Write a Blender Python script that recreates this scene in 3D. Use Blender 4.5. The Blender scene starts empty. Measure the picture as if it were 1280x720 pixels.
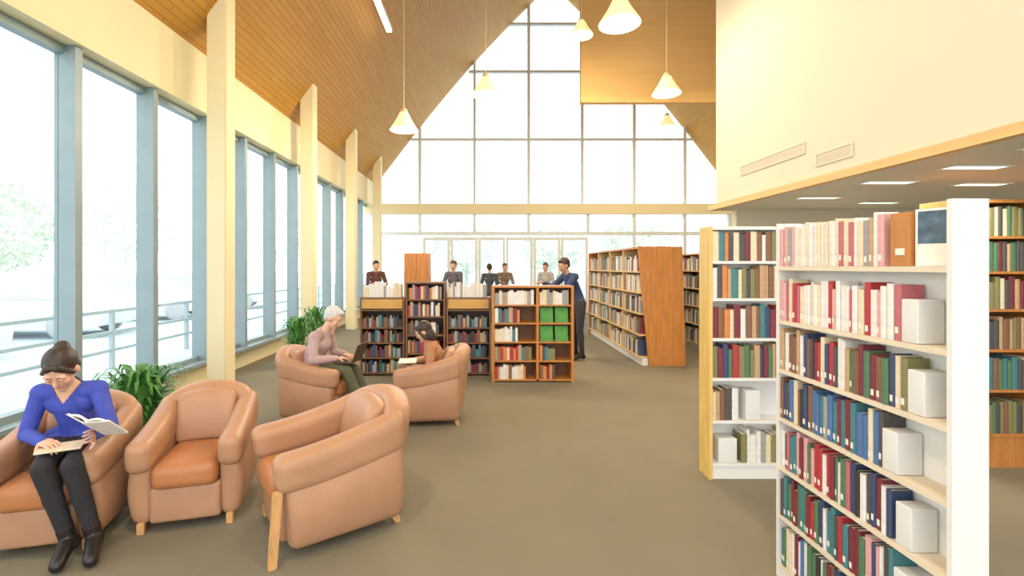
import bpy, bmesh, math, random
from mathutils import Vector, Matrix, Euler
random.seed(7)
S = bpy.context.scene
COL = S.collection
PI = math.pi
R = math.radians

# ------------------------------------------------------------------ materials
def lin(v):
    v /= 255.0
    return v/12.92 if v <= 0.04045 else ((v+0.055)/1.055)**2.4
def rgb(r, g, b): return (lin(r), lin(g), lin(b), 1.0)

def mat(name, c, rough=.6, var=.12, scale=8.0, metal=0.0, emit=0.0, emit_c=None, bump=0.0, bscale=200.0, stretch=None, spec=.4):
    m = bpy.data.materials.new(name); m.use_nodes = True
    nt = m.node_tree; N = nt.nodes; L = nt.links
    p = N['Principled BSDF']
    p.inputs['Roughness'].default_value = rough
    p.inputs['Metallic'].default_value = metal
    p.inputs['Specular IOR Level'].default_value = spec
    tc = N.new('ShaderNodeTexCoord')
    src = tc.outputs['Object']
    if stretch:
        mp = N.new('ShaderNodeMapping'); mp.inputs['Scale'].default_value = stretch
        L.new(src, mp.inputs['Vector']); src = mp.outputs['Vector']
    n = N.new('ShaderNodeTexNoise'); n.inputs['Scale'].default_value = scale; n.inputs['Detail'].default_value = 4
    L.new(src, n.inputs['Vector'])
    r = N.new('ShaderNodeValToRGB')
    r.color_ramp.elements[0].position = .3; r.color_ramp.elements[1].position = .7
    r.color_ramp.elements[0].color = tuple(x*(1-var) for x in c[:3])+(1,)
    r.color_ramp.elements[1].color = tuple(min(1, x*(1+var)) for x in c[:3])+(1,)
    L.new(n.outputs['Fac'], r.inputs['Fac']); L.new(r.outputs['Color'], p.inputs['Base Color'])
    if emit:
        p.inputs['Emission Color'].default_value = emit_c or c
        p.inputs['Emission Strength'].default_value = emit
    if bump:
        n2 = N.new('ShaderNodeTexNoise'); n2.inputs['Scale'].default_value = bscale
        L.new(tc.outputs['Object'], n2.inputs['Vector'])
        b = N.new('ShaderNodeBump'); b.inputs['Strength'].default_value = bump; b.inputs['Distance'].default_value = .01
        L.new(n2.outputs['Fac'], b.inputs['Height']); L.new(b.outputs['Normal'], p.inputs['Normal'])
    return m

M = {}
M['carpet'] = mat('carpet', rgb(122, 114, 95), .9, .05, 2, bump=.4, bscale=350, spec=.2)
M['cream'] = mat('cream_paint', rgb(234, 220, 176), .7, .03, 1)
M['creamwall'] = mat('warm_wall_paint', rgb(212, 205, 184), .8, .03, .6)
M['tan'] = mat('tan_panel', rgb(214, 170, 104), .7, .06, 2, stretch=(.4, .4, 6), spec=.2)
M['soffit'] = mat('soffit_paint', rgb(212, 212, 200), .5, .03, 2)
M['trimwood'] = mat('trim_wood', rgb(214, 176, 114), .5, .1, 6, stretch=(1, .1, 4))
M['bluegrey'] = mat('blue_grey_metal', rgb(132, 150, 156), .45, .05, 4, metal=.1)
M['glaremetal'] = mat('glare_frame_metal', rgb(218, 224, 222), .5, .03, 4)  # far frames lightened, blown-out window glare put into their colour
M['leather'] = mat('tan_leather', rgb(172, 127, 95), .42, .08, 5, bump=.12, bscale=120)
M['leather2'] = mat('tan_cushion_leather', rgb(172, 108, 64), .42, .08, 5, bump=.12, bscale=120)
M['legwood'] = mat('leg_wood', rgb(206, 154, 98), .4, .15, 12, stretch=(4, 4, .6))
M['white'] = mat('white_enamel', rgb(226, 224, 218), .45, .03, 3)
M['shelfbeige'] = mat('beige_shelf_board', rgb(222, 208, 182), .5, .04, 5)
M['whitebox'] = mat('white_board', rgb(218, 216, 212), .6, .05, 6)
M['orange'] = mat('orange_wood', rgb(188, 120, 54), .45, .18, 5, stretch=(5, 5, .6))
M['golden'] = mat('golden_wood', rgb(220, 182, 100), .45, .12, 5, stretch=(5, 5, .6))
M['darkwood'] = mat('dark_wood', rgb(116, 78, 46), .5, .2, 6, stretch=(5, 5, .6))
M['black'] = mat('brown_laminate', rgb(76, 56, 44), .5, .1, 6)
M['header'] = mat('amber_header', rgb(198, 152, 78), .5, .12, 6)
M['green'] = mat('green_card', rgb(70, 146, 50), .5, .3, 9)
M['paper'] = mat('paper', rgb(236, 230, 216), .8, .05, 40)
M['vent'] = mat('vent_metal', rgb(210, 202, 180), .5, .04, 4)
M['ventdark'] = mat('vent_dark', rgb(202, 194, 172), .7, .04, 4)
M['shade'] = mat('lamp_shade', rgb(255, 230, 180), .4, .02, 4, emit=.8, emit_c=rgb(255, 218, 150))
M['bulb'] = mat('lamp_bulb', rgb(255, 240, 210), .4, .0, 4, emit=9, emit_c=rgb(255, 230, 180))
M['lens'] = mat('downlight_lens', rgb(255, 248, 232), .4, .0, 4, emit=1.6, emit_c=rgb(255, 244, 222))
M['tube'] = mat('linear_light', rgb(255, 250, 235), .4, 0, 4, emit=7, emit_c=rgb(255, 246, 225))
M['cordm'] = mat('lamp_cord', rgb(214, 190, 140), .5, 0, 4)
M['leaf'] = mat('leaf', rgb(74, 130, 58), .5, .4, 14)
M['leafglare'] = mat('glare_leaf', rgb(204, 217, 196), .8, .12, 1.5)  # outdoor leaves paled, the glare is mixed into their colour
M['trunk'] = mat('glare_bark', rgb(210, 206, 200), .9, .1, 8)  # bark whitened to paint in the outdoor glare
M['pot'] = mat('pot_clay', rgb(120, 104, 88), .7, .1, 8)
M['soil'] = mat('soil', rgb(60, 46, 34), .95, .3, 30)
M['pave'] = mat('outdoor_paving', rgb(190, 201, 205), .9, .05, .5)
M['skin'] = mat('skin', rgb(218, 168, 140), .5, .05, 12)
M['skin2'] = mat('skin_b', rgb(200, 150, 120), .5, .05, 12)
M['eye'] = mat('eye_white', rgb(232, 226, 220), .3, 0, 4)
M['dark'] = mat('dark_detail', rgb(40, 28, 24), .5, 0, 4)
M['lip'] = mat('lip', rgb(182, 100, 92), .5, 0, 4)
M['glassglare'] = mat('glare_car_glass', rgb(204, 212, 218), .1, 0, 4)  # car windows painted pale to stand in for outdoor glare
M['glare_tyre'] = mat('glare_tyre', rgb(180, 184, 188), .8, 0, 4)  # tyres painted light, washed out by glare put in the colour
M['rail'] = mat('railing_metal', rgb(160, 176, 182), .5, .03, 4)

def plank_ceiling():
    m = bpy.data.materials.new('wood_plank_ceiling'); m.use_nodes = True
    nt = m.node_tree; N = nt.nodes; L = nt.links
    p = N['Principled BSDF']; p.inputs['Roughness'].default_value = .6
    p.inputs['Specular IOR Level'].default_value = .2
    tc = N.new('ShaderNodeTexCoord')
    sx = N.new('ShaderNodeSeparateXYZ'); L.new(tc.outputs['Object'], sx.inputs[0])
    cx = N.new('ShaderNodeCombineXYZ')
    L.new(sx.outputs['Y'], cx.inputs['X']); L.new(sx.outputs['Z'], cx.inputs['Y'])
    b = N.new('ShaderNodeTexBrick'); L.new(cx.outputs[0], b.inputs['Vector'])
    b.inputs['Scale'].default_value = 1.0
    b.inputs['Brick Width'].default_value = .8; b.inputs['Row Height'].default_value = .075
    b.inputs['Mortar Size'].default_value = .006; b.inputs['Mortar Smooth'].default_value = .5
    b.inputs['Color1'].default_value = rgb(194, 144, 62); b.inputs['Color2'].default_value = rgb(186, 134, 54)
    b.inputs['Mortar'].default_value = rgb(154, 106, 42)
    L.new(b.outputs['Color'], p.inputs['Base Color'])
    return m
M['ceil'] = plank_ceiling()

def glass():
    m = bpy.data.materials.new('window_glass'); m.use_nodes = True
    nt = m.node_tree; N = nt.nodes; L = nt.links
    N.remove(N['Principled BSDF'])
    t = N.new('ShaderNodeBsdfTransparent'); t.inputs['Color'].default_value = (.96, .985, .99, 1)
    g = N.new('ShaderNodeBsdfGlossy'); g.inputs['Roughness'].default_value = .02
    mx = N.new('ShaderNodeMixShader'); mx.inputs['Fac'].default_value = .04
    L.new(t.outputs[0], mx.inputs[1]); L.new(g.outputs[0], mx.inputs[2])
    L.new(mx.outputs[0], N['Material Output'].inputs['Surface'])
    return m
M['glass'] = glass()

PAL = {}
for n, c in dict(white=(226, 222, 216), cream=(222, 204, 170), pink=(214, 158, 156), rose=(184, 98, 104), red=(170, 48, 52),
                 maroon=(116, 42, 52), navy=(54, 66, 100), blue=(72, 106, 154), teal=(62, 118, 124), green=(76, 112, 80),
                 olive=(124, 120, 76), brown=(124, 86, 60), tan=(184, 148, 108), grey=(150, 148, 146), charcoal=(74, 70, 70),
                 black=(48, 44, 46), orange=(204, 126, 66), yellow=(222, 184, 80), purple=(96, 66, 108)).items():
    PAL[n] = mat('book_'+n, rgb(*c), .5, .12, 30)

# ------------------------------------------------------------------ object helpers
def mesh_of(name, bm):
    me = bpy.data.meshes.new(name); bm.to_mesh(me); bm.free(); return me
def obj(name, bm, m, parent=None, smooth=False, label=None):
    bmesh.ops.recalc_face_normals(bm, faces=bm.faces[:])
    me = mesh_of(name, bm)
    for x in (m if isinstance(m, (list, tuple)) else [m]): me.materials.append(x)
    if smooth:
        for p in me.polygons: p.use_smooth = True
    o = bpy.data.objects.new(name, me); COL.objects.link(o)
    if parent: o.parent = parent
    if label: o['label'] = label
    return o
def thing(name, label, cat, loc=(0, 0, 0), rot=0, group=None):
    o = bpy.data.objects.new(name, None); COL.objects.link(o)
    o.empty_display_size = .1
    o.location = loc; o.rotation_euler = (0, 0, rot)
    o['label'] = label; o['category'] = cat
    if group: o['group'] = group
    return o
def tag(o, label, cat, group=None, kind=None):
    o['label'] = label; o['category'] = cat
    if group: o['group'] = group
    if kind: o['kind'] = kind
    return o
def struct(name, bm, m, parent=None, smooth=False):
    o = obj(name, bm, m, parent, smooth)
    if not parent: o['kind'] = 'structure'
    return o
def copy_tree(o, parent=None):
    c = o.copy(); COL.objects.link(c)
    if parent: c.parent = parent
    for ch in list(o.children): copy_tree(ch, c)
    return c

def box(bm, x0, x1, y0, y1, z0, z1, mi=0):
    v = [bm.verts.new(p) for p in ((x0, y0, z0), (x1, y0, z0), (x1, y1, z0), (x0, y1, z0), (x0, y0, z1), (x1, y0, z1), (x1, y1, z1), (x0, y1, z1))]
    for f in ((0, 3, 2, 1), (4, 5, 6, 7), (0, 1, 5, 4), (1, 2, 6, 5), (2, 3, 7, 6), (3, 0, 4, 7)):
        bm.faces.new([v[i] for i in f]).material_index = mi
def bx(*a):
    bm = bmesh.new(); box(bm, *a); return bm
def prism(pts, axis, a0, a1, bm=None):
    bm = bm or bmesh.new()
    def P(p, a):
        return {'x': (a, p[0], p[1]), 'y': (p[0], a, p[1]), 'z': (p[0], p[1], a)}[axis]
    A = [bm.verts.new(P(p, a0)) for p in pts]; B = [bm.verts.new(P(p, a1)) for p in pts]
    bm.faces.new(A); bm.faces.new(B[::-1])
    n = len(pts)
    for i in range(n): bm.faces.new((A[i], B[i], B[(i+1) % n], A[(i+1) % n]))
    return bm
def rings(bm, prof, q, o, seg=14):
    loops = []
    for r, z in prof:
        r = max(r, 1e-4)
        loops.append([bm.verts.new(Vector(o)+q@Vector((r*math.cos(2*PI*k/seg), r*math.sin(2*PI*k/seg), z))) for k in range(seg)])
    for a, b in zip(loops, loops[1:]):
        for k in range(seg): bm.faces.new((a[k], a[(k+1) % seg], b[(k+1) % seg], b[k]))
    bm.faces.new(loops[0][::-1]); bm.faces.new(loops[-1])
def lathe(prof, seg=24, o=(0, 0, 0), bm=None):
    bm = bm or bmesh.new(); rings(bm, prof, Matrix.Identity(3), o, seg); return bm
def ring_bm(prof, seg=28, s=1.0):
    b = bmesh.new(); loops = []
    for r_, zz in prof: loops.append([b.verts.new((r_*s*math.cos(2*PI*k/seg), r_*s*math.sin(2*PI*k/seg), zz*s)) for k in range(seg)])
    for i in range(len(loops)):
        A, B = loops[i], loops[(i+1) % len(loops)]
        for k in range(seg): b.faces.new((A[k], A[(k+1) % seg], B[(k+1) % seg], B[k]))
    return b
def capsule(bm, p0, r0, p1, r1, seg=12, n=4):
    p0 = Vector(p0); p1 = Vector(p1); d = p1-p0; Ln = d.length
    q = (d if Ln > 1e-6 else Vector((0, 0, 1))).to_track_quat('Z', 'Y').to_matrix()
    prof = [(r0*math.cos(-PI/2+PI/2*i/n), r0*math.sin(-PI/2+PI/2*i/n)) for i in range(n+1)]
    prof += [(r1*math.cos(PI/2*i/n), Ln+r1*math.sin(PI/2*i/n)) for i in range(n+1)]
    rings(bm, prof, q, p0, seg)
def ellipsoid(bm, c, r, Rm=None, u=20, v=14):
    m4 = Matrix.Translation(c) @ (Rm.to_4x4() if Rm else Matrix.Identity(4)) @ Matrix.Diagonal((r[0], r[1], r[2], 1))
    bmesh.ops.create_uvsphere(bm, u_segments=u, v_segments=v, radius=1, matrix=m4)
def soft(hx, hy, hz, r, nx=6, ny=6, nz=6, fn=None, bm=None):
    bm = bm or bmesh.new()
    def ax(h, n):
        e = [-h, -h+r*.25, -h+r*.6, -h+r]
        inner = [-h+r+(2*h-2*r)*i/n for i in range(1, n)]
        return e+inner+[-x for x in e[::-1]]
    X, Y, Z = ax(hx, nx), ax(hy, ny), ax(hz, nz)
    cache = {}
    def V(x, y, z):
        k = (round(x, 6), round(y, 6), round(z, 6))
        if k not in cache:
            p = Vector((x, y, z))
            i = Vector((max(-(hx-r), min(hx-r, x)), max(-(hy-r), min(hy-r, y)), max(-(hz-r), min(hz-r, z))))
            d = p-i
            if d.length > 1e-9: p = i+d.normalized()*r
            cache[k] = bm.verts.new(fn(p) if fn else p)
        return cache[k]
    def grid(A, B, f):
        for a0, a1 in zip(A, A[1:]):
            for b0, b1 in zip(B, B[1:]):
                try: bm.faces.new((V(*f(a0, b0)), V(*f(a1, b0)), V(*f(a1, b1)), V(*f(a0, b1))))
                except ValueError: pass
    for s in (-1, 1):
        grid(X, Y, lambda a, b: (a, b, s*hz)); grid(X, Z, lambda a, b: (a, s*hy, b)); grid(Y, Z, lambda a, b: (s*hx, a, b))
    return bm

# ------------------------------------------------------------------ camera
FP = 600.0; CH = 1.6
cam = bpy.data.cameras.new('camera'); co = bpy.data.objects.new('camera', cam); COL.objects.link(co)
co.location = (0, 0, CH); co.rotation_euler = (PI/2, 0, 0)
cam.sensor_width = 36; cam.lens = 36*FP/1280; cam.shift_x = 35/1280; cam.shift_y = -27/1280
cam.clip_end = 500; cam.clip_start = .05
S.camera = co
try:
    S.view_settings.view_transform = 'Standard'; S.view_settings.look = 'None'; S.view_settings.exposure = 0.0; S.view_settings.gamma = 1.08
except Exception: pass

# ------------------------------------------------------------------ world
w = bpy.data.worlds.new('world'); S.world = w; w.use_nodes = True
nt = w.node_tree; N = nt.nodes; L = nt.links
bg = N['Background']; bg.inputs['Strength'].default_value = 3.2
tc = N.new('ShaderNodeTexCoord'); sp = N.new('ShaderNodeSeparateXYZ'); L.new(tc.outputs['Generated'], sp.inputs[0])
cr = N.new('ShaderNodeValToRGB'); L.new(sp.outputs['Z'], cr.inputs['Fac'])
cr.color_ramp.elements[0].position = 0; cr.color_ramp.elements[0].color = (1, .98, .94, 1)
cr.color_ramp.elements[1].position = .8; cr.color_ramp.elements[1].color = (.84, .92, 1, 1)
L.new(cr.outputs[0], bg.inputs['Color'])

# ------------------------------------------------------------------ room shell
XL, XR, RID = -3.9, 8.6, 2.36
YB, YF = -2.5, 16.7
def zc(x):
    d = abs(x-RID); half = RID-XL
    t = 1-d/half
    return 4.27+7.2*t+.35*math.sin(PI*max(0, min(1, t)))
struct('floor', bx(-4.1, 9, YB, YF+.3, -.1, 0), M['carpet'])
bm = bmesh.new()
xs = [XL-.2]+[XL+(XR-XL)*i/40 for i in range(41)]+[XR+.2]
A = [bm.verts.new((x, YB, zc(x))) for x in xs]; B = [bm.verts.new((x, YF+.1, zc(x))) for x in xs]
A2 = [bm.verts.new((x, YB, zc(x)+.2)) for x in xs]; B2 = [bm.verts.new((x, YF+.1, zc(x)+.2)) for x in xs]
for i in range(len(xs)-1):
    bm.faces.new((A[i], A[i+1], B[i+1], B[i])); bm.faces.new((A2[i], B2[i], B2[i+1], A2[i+1]))
    bm.faces.new((A[i], A2[i], A2[i+1], A[i+1])); bm.faces.new((B[i], B[i+1], B2[i+1], B2[i]))
struct('ceiling', bm, M['ceil'])
struct('wall_left', bx(-4.08, -3.86, YB, YF, 0, .28), M['cream'])
struct('trim_1', bx(-4.1, -3.72, YB, YF, 3.65, 4.42), M['cream'])
struct('trim_2', bx(-4.12, -3.74, YB, YF, .28, .32), M['bluegrey'])
ym = [4.48+1.05*i for i in range(-6, 12)]
for k in range(0, len(ym)-1, 3):
    y0 = ym[k]; y1 = ym[min(k+3, len(ym)-1)]
    wn = bpy.data.objects.new('window_%d' % (k//3+1), None); COL.objects.link(wn); wn['kind'] = 'structure'
    wn.location = (0, 0, 0)
    for y in ym[k:min(k+3, len(ym)-1)]:
        obj('mullion', bx(-3.98, -3.78, y-.04, y+.04, .32, 3.65), M['bluegrey'], wn)
    b = bmesh.new(); box(b, -3.98, -3.88, y0+.04, y1-.04, .32, .38); box(b, -3.98, -3.88, y0+.04, y1-.04, 3.57, 3.65)
    obj('rail', b, M['bluegrey'], wn)
    obj('pane', bx(-3.945, -3.935, y0+.04, y1-.04, .38, 3.57), M['glass'], wn)
n = 0
for y in (-.1, 3.0, 6.2, 9.3, 12.3, 15.3):
    bmn = bmesh.new(); n += 1
    pts = [(-3.52, y-.12), (-3.27, y-.12), (-3.27, y+.12), (-3.52, y+.12)]
    A = [bmn.verts.new((p[0], p[1], 0)) for p in pts]; B = [bmn.verts.new((p[0], p[1], zc(p[0])+.1)) for p in pts]
    bmn.faces.new(A[::-1]); bmn.faces.new(B)
    for i in range(4): bmn.faces.new((A[i], A[(i+1) % 4], B[(i+1) % 4], B[i]))
    bmesh.ops.bevel(bmn, geom=[e for e in bmn.edges if abs(e.verts[0].co.z-e.verts[1].co.z) > 1], offset=.015, segments=2, affect='EDGES')
    o = struct('trim_%d' % (n+2), bmn, M['cream'])
# far window wall
fw = bpy.data.objects.new('window_20', None); COL.objects.link(fw); fw['kind'] = 'structure'
mxs = [-3.85, -2.22, -.33, 1.55, 3.4, 5.2, 6.95, 8.5]
for x in mxs:
    obj('mullion', bx(x-.05, x+.05, YF-.12, YF+.06, 3.75, zc(x)-.02), M['glaremetal'], fw)
for z in (6.0, 8.35, 10.0):
    xl = max(XL, RID-(RID-XL)*(1-max(0, (z-4.4)/7.35)))
    obj('transom', bx(xl, 2*RID-xl, YF-.1, YF+.05, z-.04, z+.04), M['glaremetal'], fw)
pts = [(XL, 3.75)]+[(x, zc(x)-.03) for x in [XL+(XR-XL)*i/30 for i in range(31)]]+[(XR, 3.75)]
obj('pane', prism(pts, 'y', YF-.02, YF-.01), M['glass'], fw)
struct('trim_20', bx(-4.1, 8.7, YF-.3, YF+.1, 3.40, 3.75), M['cream'])
fl = bpy.data.objects.new('window_21', None); COL.objects.link(fl); fl['kind'] = 'structure'
for x in (-3.85, 5.2, 6.95, 8.5):
    obj('mullion', bx(x-.05, x+.05, YF-.12, YF+.06, 0, 3.4), M['glaremetal'], fl)
for x in (-2.22, -.33, 1.55, 3.6):
    obj('mullion', bx(x-.05, x+.05, YF-.12, YF+.06, 2.8, 3.4), M['glaremetal'], fl)
obj('transom', bx(XL, XR, YF-.1, YF+.05, 2.68, 2.80), M['glaremetal'], fl)
obj('rail', bx(XL, XR, YF-.1, YF+.05, 0, .25), M['glaremetal'], fl)
obj('pane', bx(XL, XR, YF-.02, YF-.01, .25, 3.4), M['glass'], fl)
for i in range(6):
    x0 = -2.1+i*.95
    d = bpy.data.objects.new('door_%d' % (i+1), None); COL.objects.link(d); d['kind'] = 'structure'
    b = bmesh.new(); y0, y1 = YF-.2, YF-.13
    box(b, x0, x0+.09, y0, y1, 0, 2.6); box(b, x0+.84, x0+.93, y0, y1, 0, 2.6); box(b, x0+.09, x0+.84, y0, y1, 2.5, 2.6); box(b, x0+.09, x0+.84, y0, y1, 0, .25)
    obj('door_frame', b, M['glaremetal'], d)
    obj('pane', bx(x0+.09, x0+.84, y0+.03, y0+.04, .25, 2.5), M['glass'], d)
    hx = x0+.79 if i % 2 == 0 else x0+.11
    obj('door_handle', bx(hx, hx+.03, y0-.05, y0, .9, 1.3), M['bluegrey'], d)
# right side: cream wall, soffit, fascia, back wall, bulkhead
YW = 6.37
b = prism([(YB, 2.42), (YW, 2.42), (YW, 11.4), (YB, 11.4)], 'x', 3.08, 3.3)
struct('wall_right', b, M['creamwall'])
struct('trim_21', bx(3.03, 3.1, YB, YW+.12, 2.35, 2.42), M['trimwood'])
struct('ceiling_soffit', bx(3.1, 8.7, YB, YW+.12, 2.35, 2.42), M['soffit'])
struct('wall_back', bx(3.35, 8.7, YW, YW+.12, 0, 2.35), M['creamwall'])
struct('wall_far_right', bx(8.6, 8.75, YB, YF, 0, 4.6), M['creamwall'])
pb = [(1.98, 4.95), (7.2, 4.95), (7.2, zc(7.2)-.02)]+[(x, zc(x)-.02) for x in (6.4, 5.6, 4.8, 4, 3.2, 2.36, 1.98)]
struct('wall_bulkhead', prism(pb, 'y', 9.8, 9.95), M['tan'])

for (ya, yb, zv, lab) in ((5.75, 4.6, 2.68, 'long slatted air vent on cream wall, nearer the far corner'), (4.45, 4.0, 2.52, 'shorter slatted air vent on cream wall, beside the longer one')):
    t = thing('air_vent', lab, 'vent', (3.078, yb, zv), 0, None)
    ln = ya-yb
    b = bmesh.new(); box(b, -.010, 0, 0, ln, 0, .015); box(b, -.010, 0, 0, ln, .105, .12); box(b, -.010, 0, 0, .015, .015, .105); box(b, -.010, 0, ln-.015, ln, .015, .105)
    obj('vent_frame', b, M['vent'], t)
    obj('vent_backing', bx(-.003, 0, .015, ln-.015, .015, .105), M['ventdark'], t)
    b = bmesh.new()
    for k in range(4): box(b, -.007, -.0035, .015, ln-.015, .024+k*.020, .034+k*.020)
    obj('slats', b, M['vent'], t)

# ------------------------------------------------------------------ bookcases
ORD = ['first', 'second', 'third', 'fourth', 'fifth', 'sixth', 'seventh', 'eighth', 'ninth', 'tenth', 'eleventh', 'twelfth', 'thirteenth', 'fourteenth', 'fifteenth', 'sixteenth', 'seventeenth', 'eighteenth', 'nineteenth']
TEN = {20: 'twent', 30: 'thirt', 40: 'fort', 50: 'fift', 60: 'sixt'}
def ordw(i):
    if i <= 19: return ORD[i-1]
    t = i//10*10
    return TEN[t]+'ieth' if i == t else TEN[t]+'y-'+ORD[i-t-1]

def bookcase(label, loc, rot, W, D, Ht, levels, fm, sm, bmat, pm=None, t=.025, dividers=(), top=True, leftm=None, name='bookcase', group=None, cat='bookcase', upr=None):
    o = thing(name, label, cat, loc, rot, group)
    obj('side_panel', bx(0, t, 0, D, 0, Ht), leftm or fm, o)
    obj('side_panel', bx(W-t, W, 0, D, 0, Ht), fm, o)
    obj('back_panel', bx(t, W-t, D-.012, D, .02, Ht-.02), bmat, o)
    xs = [t]+sorted(dividers)+[W-t]
    for x in dividers: obj('divider', bx(x-t/2, x+t/2, .002, D-.012, levels[0], Ht-.02 if top else Ht), upr or fm, o)
    for z in levels:
        for a, c in zip(xs, xs[1:]):
            obj('shelf', bx(a+(t/2 if a != xs[0] else 0), c-(t/2 if c != xs[-1] else 0), .002, D-.012, z-.02, z), sm, o)
    if levels[0] > .05: obj('plinth', bx(t, W-t, .015, .04, 0, levels[0]-.02), pm or fm, o)
    if top: obj('top_panel', bx(t, W-t, 0, D-.012, Ht-.025, Ht), fm, o)
    return o

def book_cover_bm(t, d, h):
    c = .0025
    p = [(-t/2, d), (-t/2, .005), (-t/4, 0), (t/4, 0), (t/2, .005), (t/2, d), (t/2-c, d), (t/2-c, c+.004), (-t/2+c, c+.004), (-t/2+c, d)]
    return prism(p, 'z', 0, h)
stuff = bmesh.new(); stuff_mats = list(PAL.keys())
def fill(loc, rot, x0, x1, z, h, d, tr, pal, mode, where='', end='left', group=None, y=.012, nm_='book'):
    Mx = Matrix.Translation(loc)@Matrix.Rotation(rot, 4, 'Z')
    x = x0; i = 0
    while True:
        t = random.uniform(*tr)
        if x+t > x1: break
        hh = random.uniform(*h); dd = d*random.uniform(.88, 1.0); c = random.choice(pal); yy = y+random.uniform(0, .008)
        i += 1
        P = Mx@Vector((x+t/2, yy, z+.001))
        if mode == 'stuff':
            q = Matrix.Translation(P)@Matrix.Rotation(rot, 4, 'Z')
            v = [stuff.verts.new(q@Vector(k)) for k in ((-t/2, 0, 0), (t/2, 0, 0), (t/2, dd, 0), (-t/2, dd, 0), (-t/2, 0, hh), (t/2, 0, hh), (t/2, dd, hh), (-t/2, dd, hh))]
            for f in ((0, 3, 2, 1), (4, 5, 6, 7), (0, 1, 5, 4), (1, 2, 6, 5), (2, 3, 7, 6), (3, 0, 4, 7)):
                stuff.faces.new([v[k] for k in f]).material_index = stuff_mats.index(c)
        else:
            th = 'thin' if t < tr[0]+(tr[1]-tr[0])*.33 else ('thick' if t > tr[0]+(tr[1]-tr[0])*.72 else 'medium')
            lab = '%s %s %s, %s from the %s, %s' % (th, c, nm_, ordw(i), end, where)
            if mode == 'full':
                o = thing('book', lab, 'book', P, rot, group)
                obj('cover', book_cover_bm(t, dd, hh), PAL[c], o)
                obj('page_block', bx(-t/2+.0027, t/2-.0027, .0075, dd-.004, .003, hh-.004), M['paper'], o)
                if random.random() < .75:
                    zl = random.uniform(.015, .03)
                    obj('spine_label', bx(-t/4*.9, t/4*.9, -.0008, -.0001, zl, zl+.024), M['paper'], o)
            else:
                b = book_cover_bm(t, dd, hh)
                for f in b.faces: f.material_index = 0
                box(b, -t/2+.0027, t/2-.0027, .0075, dd-.004, .003, hh-.004, 1)
                o = obj(nm_, b, [PAL[c], M['paper']]); o.location = P; o.rotation_euler = (0, 0, rot)
                tag(o, lab, nm_, group)
        x += t+random.uniform(.0006, .002)

LT = ['white', 'white', 'white', 'cream', 'pink', 'white', 'rose', 'tan', 'grey']
MIX = ['cream', 'tan', 'brown', 'maroon', 'navy', 'white', 'white', 'olive', 'charcoal', 'red', 'green']
DK = ['navy', 'teal', 'maroon', 'blue', 'charcoal', 'white', 'cream', 'teal', 'brown', 'green', 'black', 'grey']
RD = ['maroon', 'red', 'teal', 'navy', 'white', 'charcoal', 'rose', 'green', 'maroon', 'black', 'white', 'pink']

# A: the near white bookcase, facing the aisle
aL, aR = (1.516, 2.49, 0), -PI/2
LA = [.077, .328, .577, .827, 1.075, 1.325, 1.60]
bookcase('tall white metal bookcase in the right foreground, full of upright books', aL, aR, .935, .12, 1.82, LA, M['white'], M['shelfbeige'], M['white'], t=.018, top=False)
ends = [.69, .70, .71, .65, .76, .735, .68]
pals = [RD+DK, RD, RD, DK, MIX, ['white', 'white', 'pink', 'white', 'rose', 'cream', 'white', 'red'], LT]
nm = ['bottom', 'sixth', 'fifth', 'fourth', 'third', 'second', 'top']
Mx = Matrix.Translation(aL)@Matrix.Rotation(aR, 4, 'Z')
for z, e, pl_, nn in zip(LA, ends, pals, nm):
    fill(aL, aR, .021, e, z, (.172, .214) if z < 1.5 else (.18, .21), .094, (.015, .033), pl_, 'full', '%s shelf of the tall white bookcase' % nn, 'far end', 'books on the %s shelf of the white bookcase' % nn, y=.005)
    if z < 1.5:
        o = obj('bookend', soft(.034, .048, .078, .005, 2, 2, 2), M['whitebox'], None, True); o.location = Mx@Vector((e+.036, .055, z+.079)); o.rotation_euler = (0, 0, aR)
        tag(o, 'white block bookend closing the %s shelf of the tall white bookcase' % nn, 'bookend')
t = thing('file_box', 'brown upright file box on top shelf of the tall white bookcase', 'box', Mx@Vector((.735, .006, 1.601)), aR)
obj('box_body', prism([(0, 0), (.096, 0), (.096, .205), (0, .195)], 'x', -.042, .042), M['orange'], t)
obj('label_holder', bx(-.018, .018, -.003, 0, .04, .065), M['paper'], t)
t = thing('display_stand', 'small framed picture card standing at near end of the top shelf', 'picture', Mx@Vector((.842, .042, 1.601)), aR+R(30))
b = bmesh.new(); box(b, -.06, .06, 0, .01, 0, .012); box(b, -.06, .06, 0, .01, .192, .20); box(b, -.06, -.054, 0, .01, .012, .192); box(b, .054, .06, 0, .01, .012, .192)
obj('frame', b, M['white'], t)
m_pic = mat('picture_card', rgb(70, 92, 108), .4, .6, 22)
obj('picture', bx(-.054, .054, .003, .008, .078, .192), m_pic, t); obj('caption_card', bx(-.054, .054, .003, .008, .012, .078), M['paper'], t)

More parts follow.
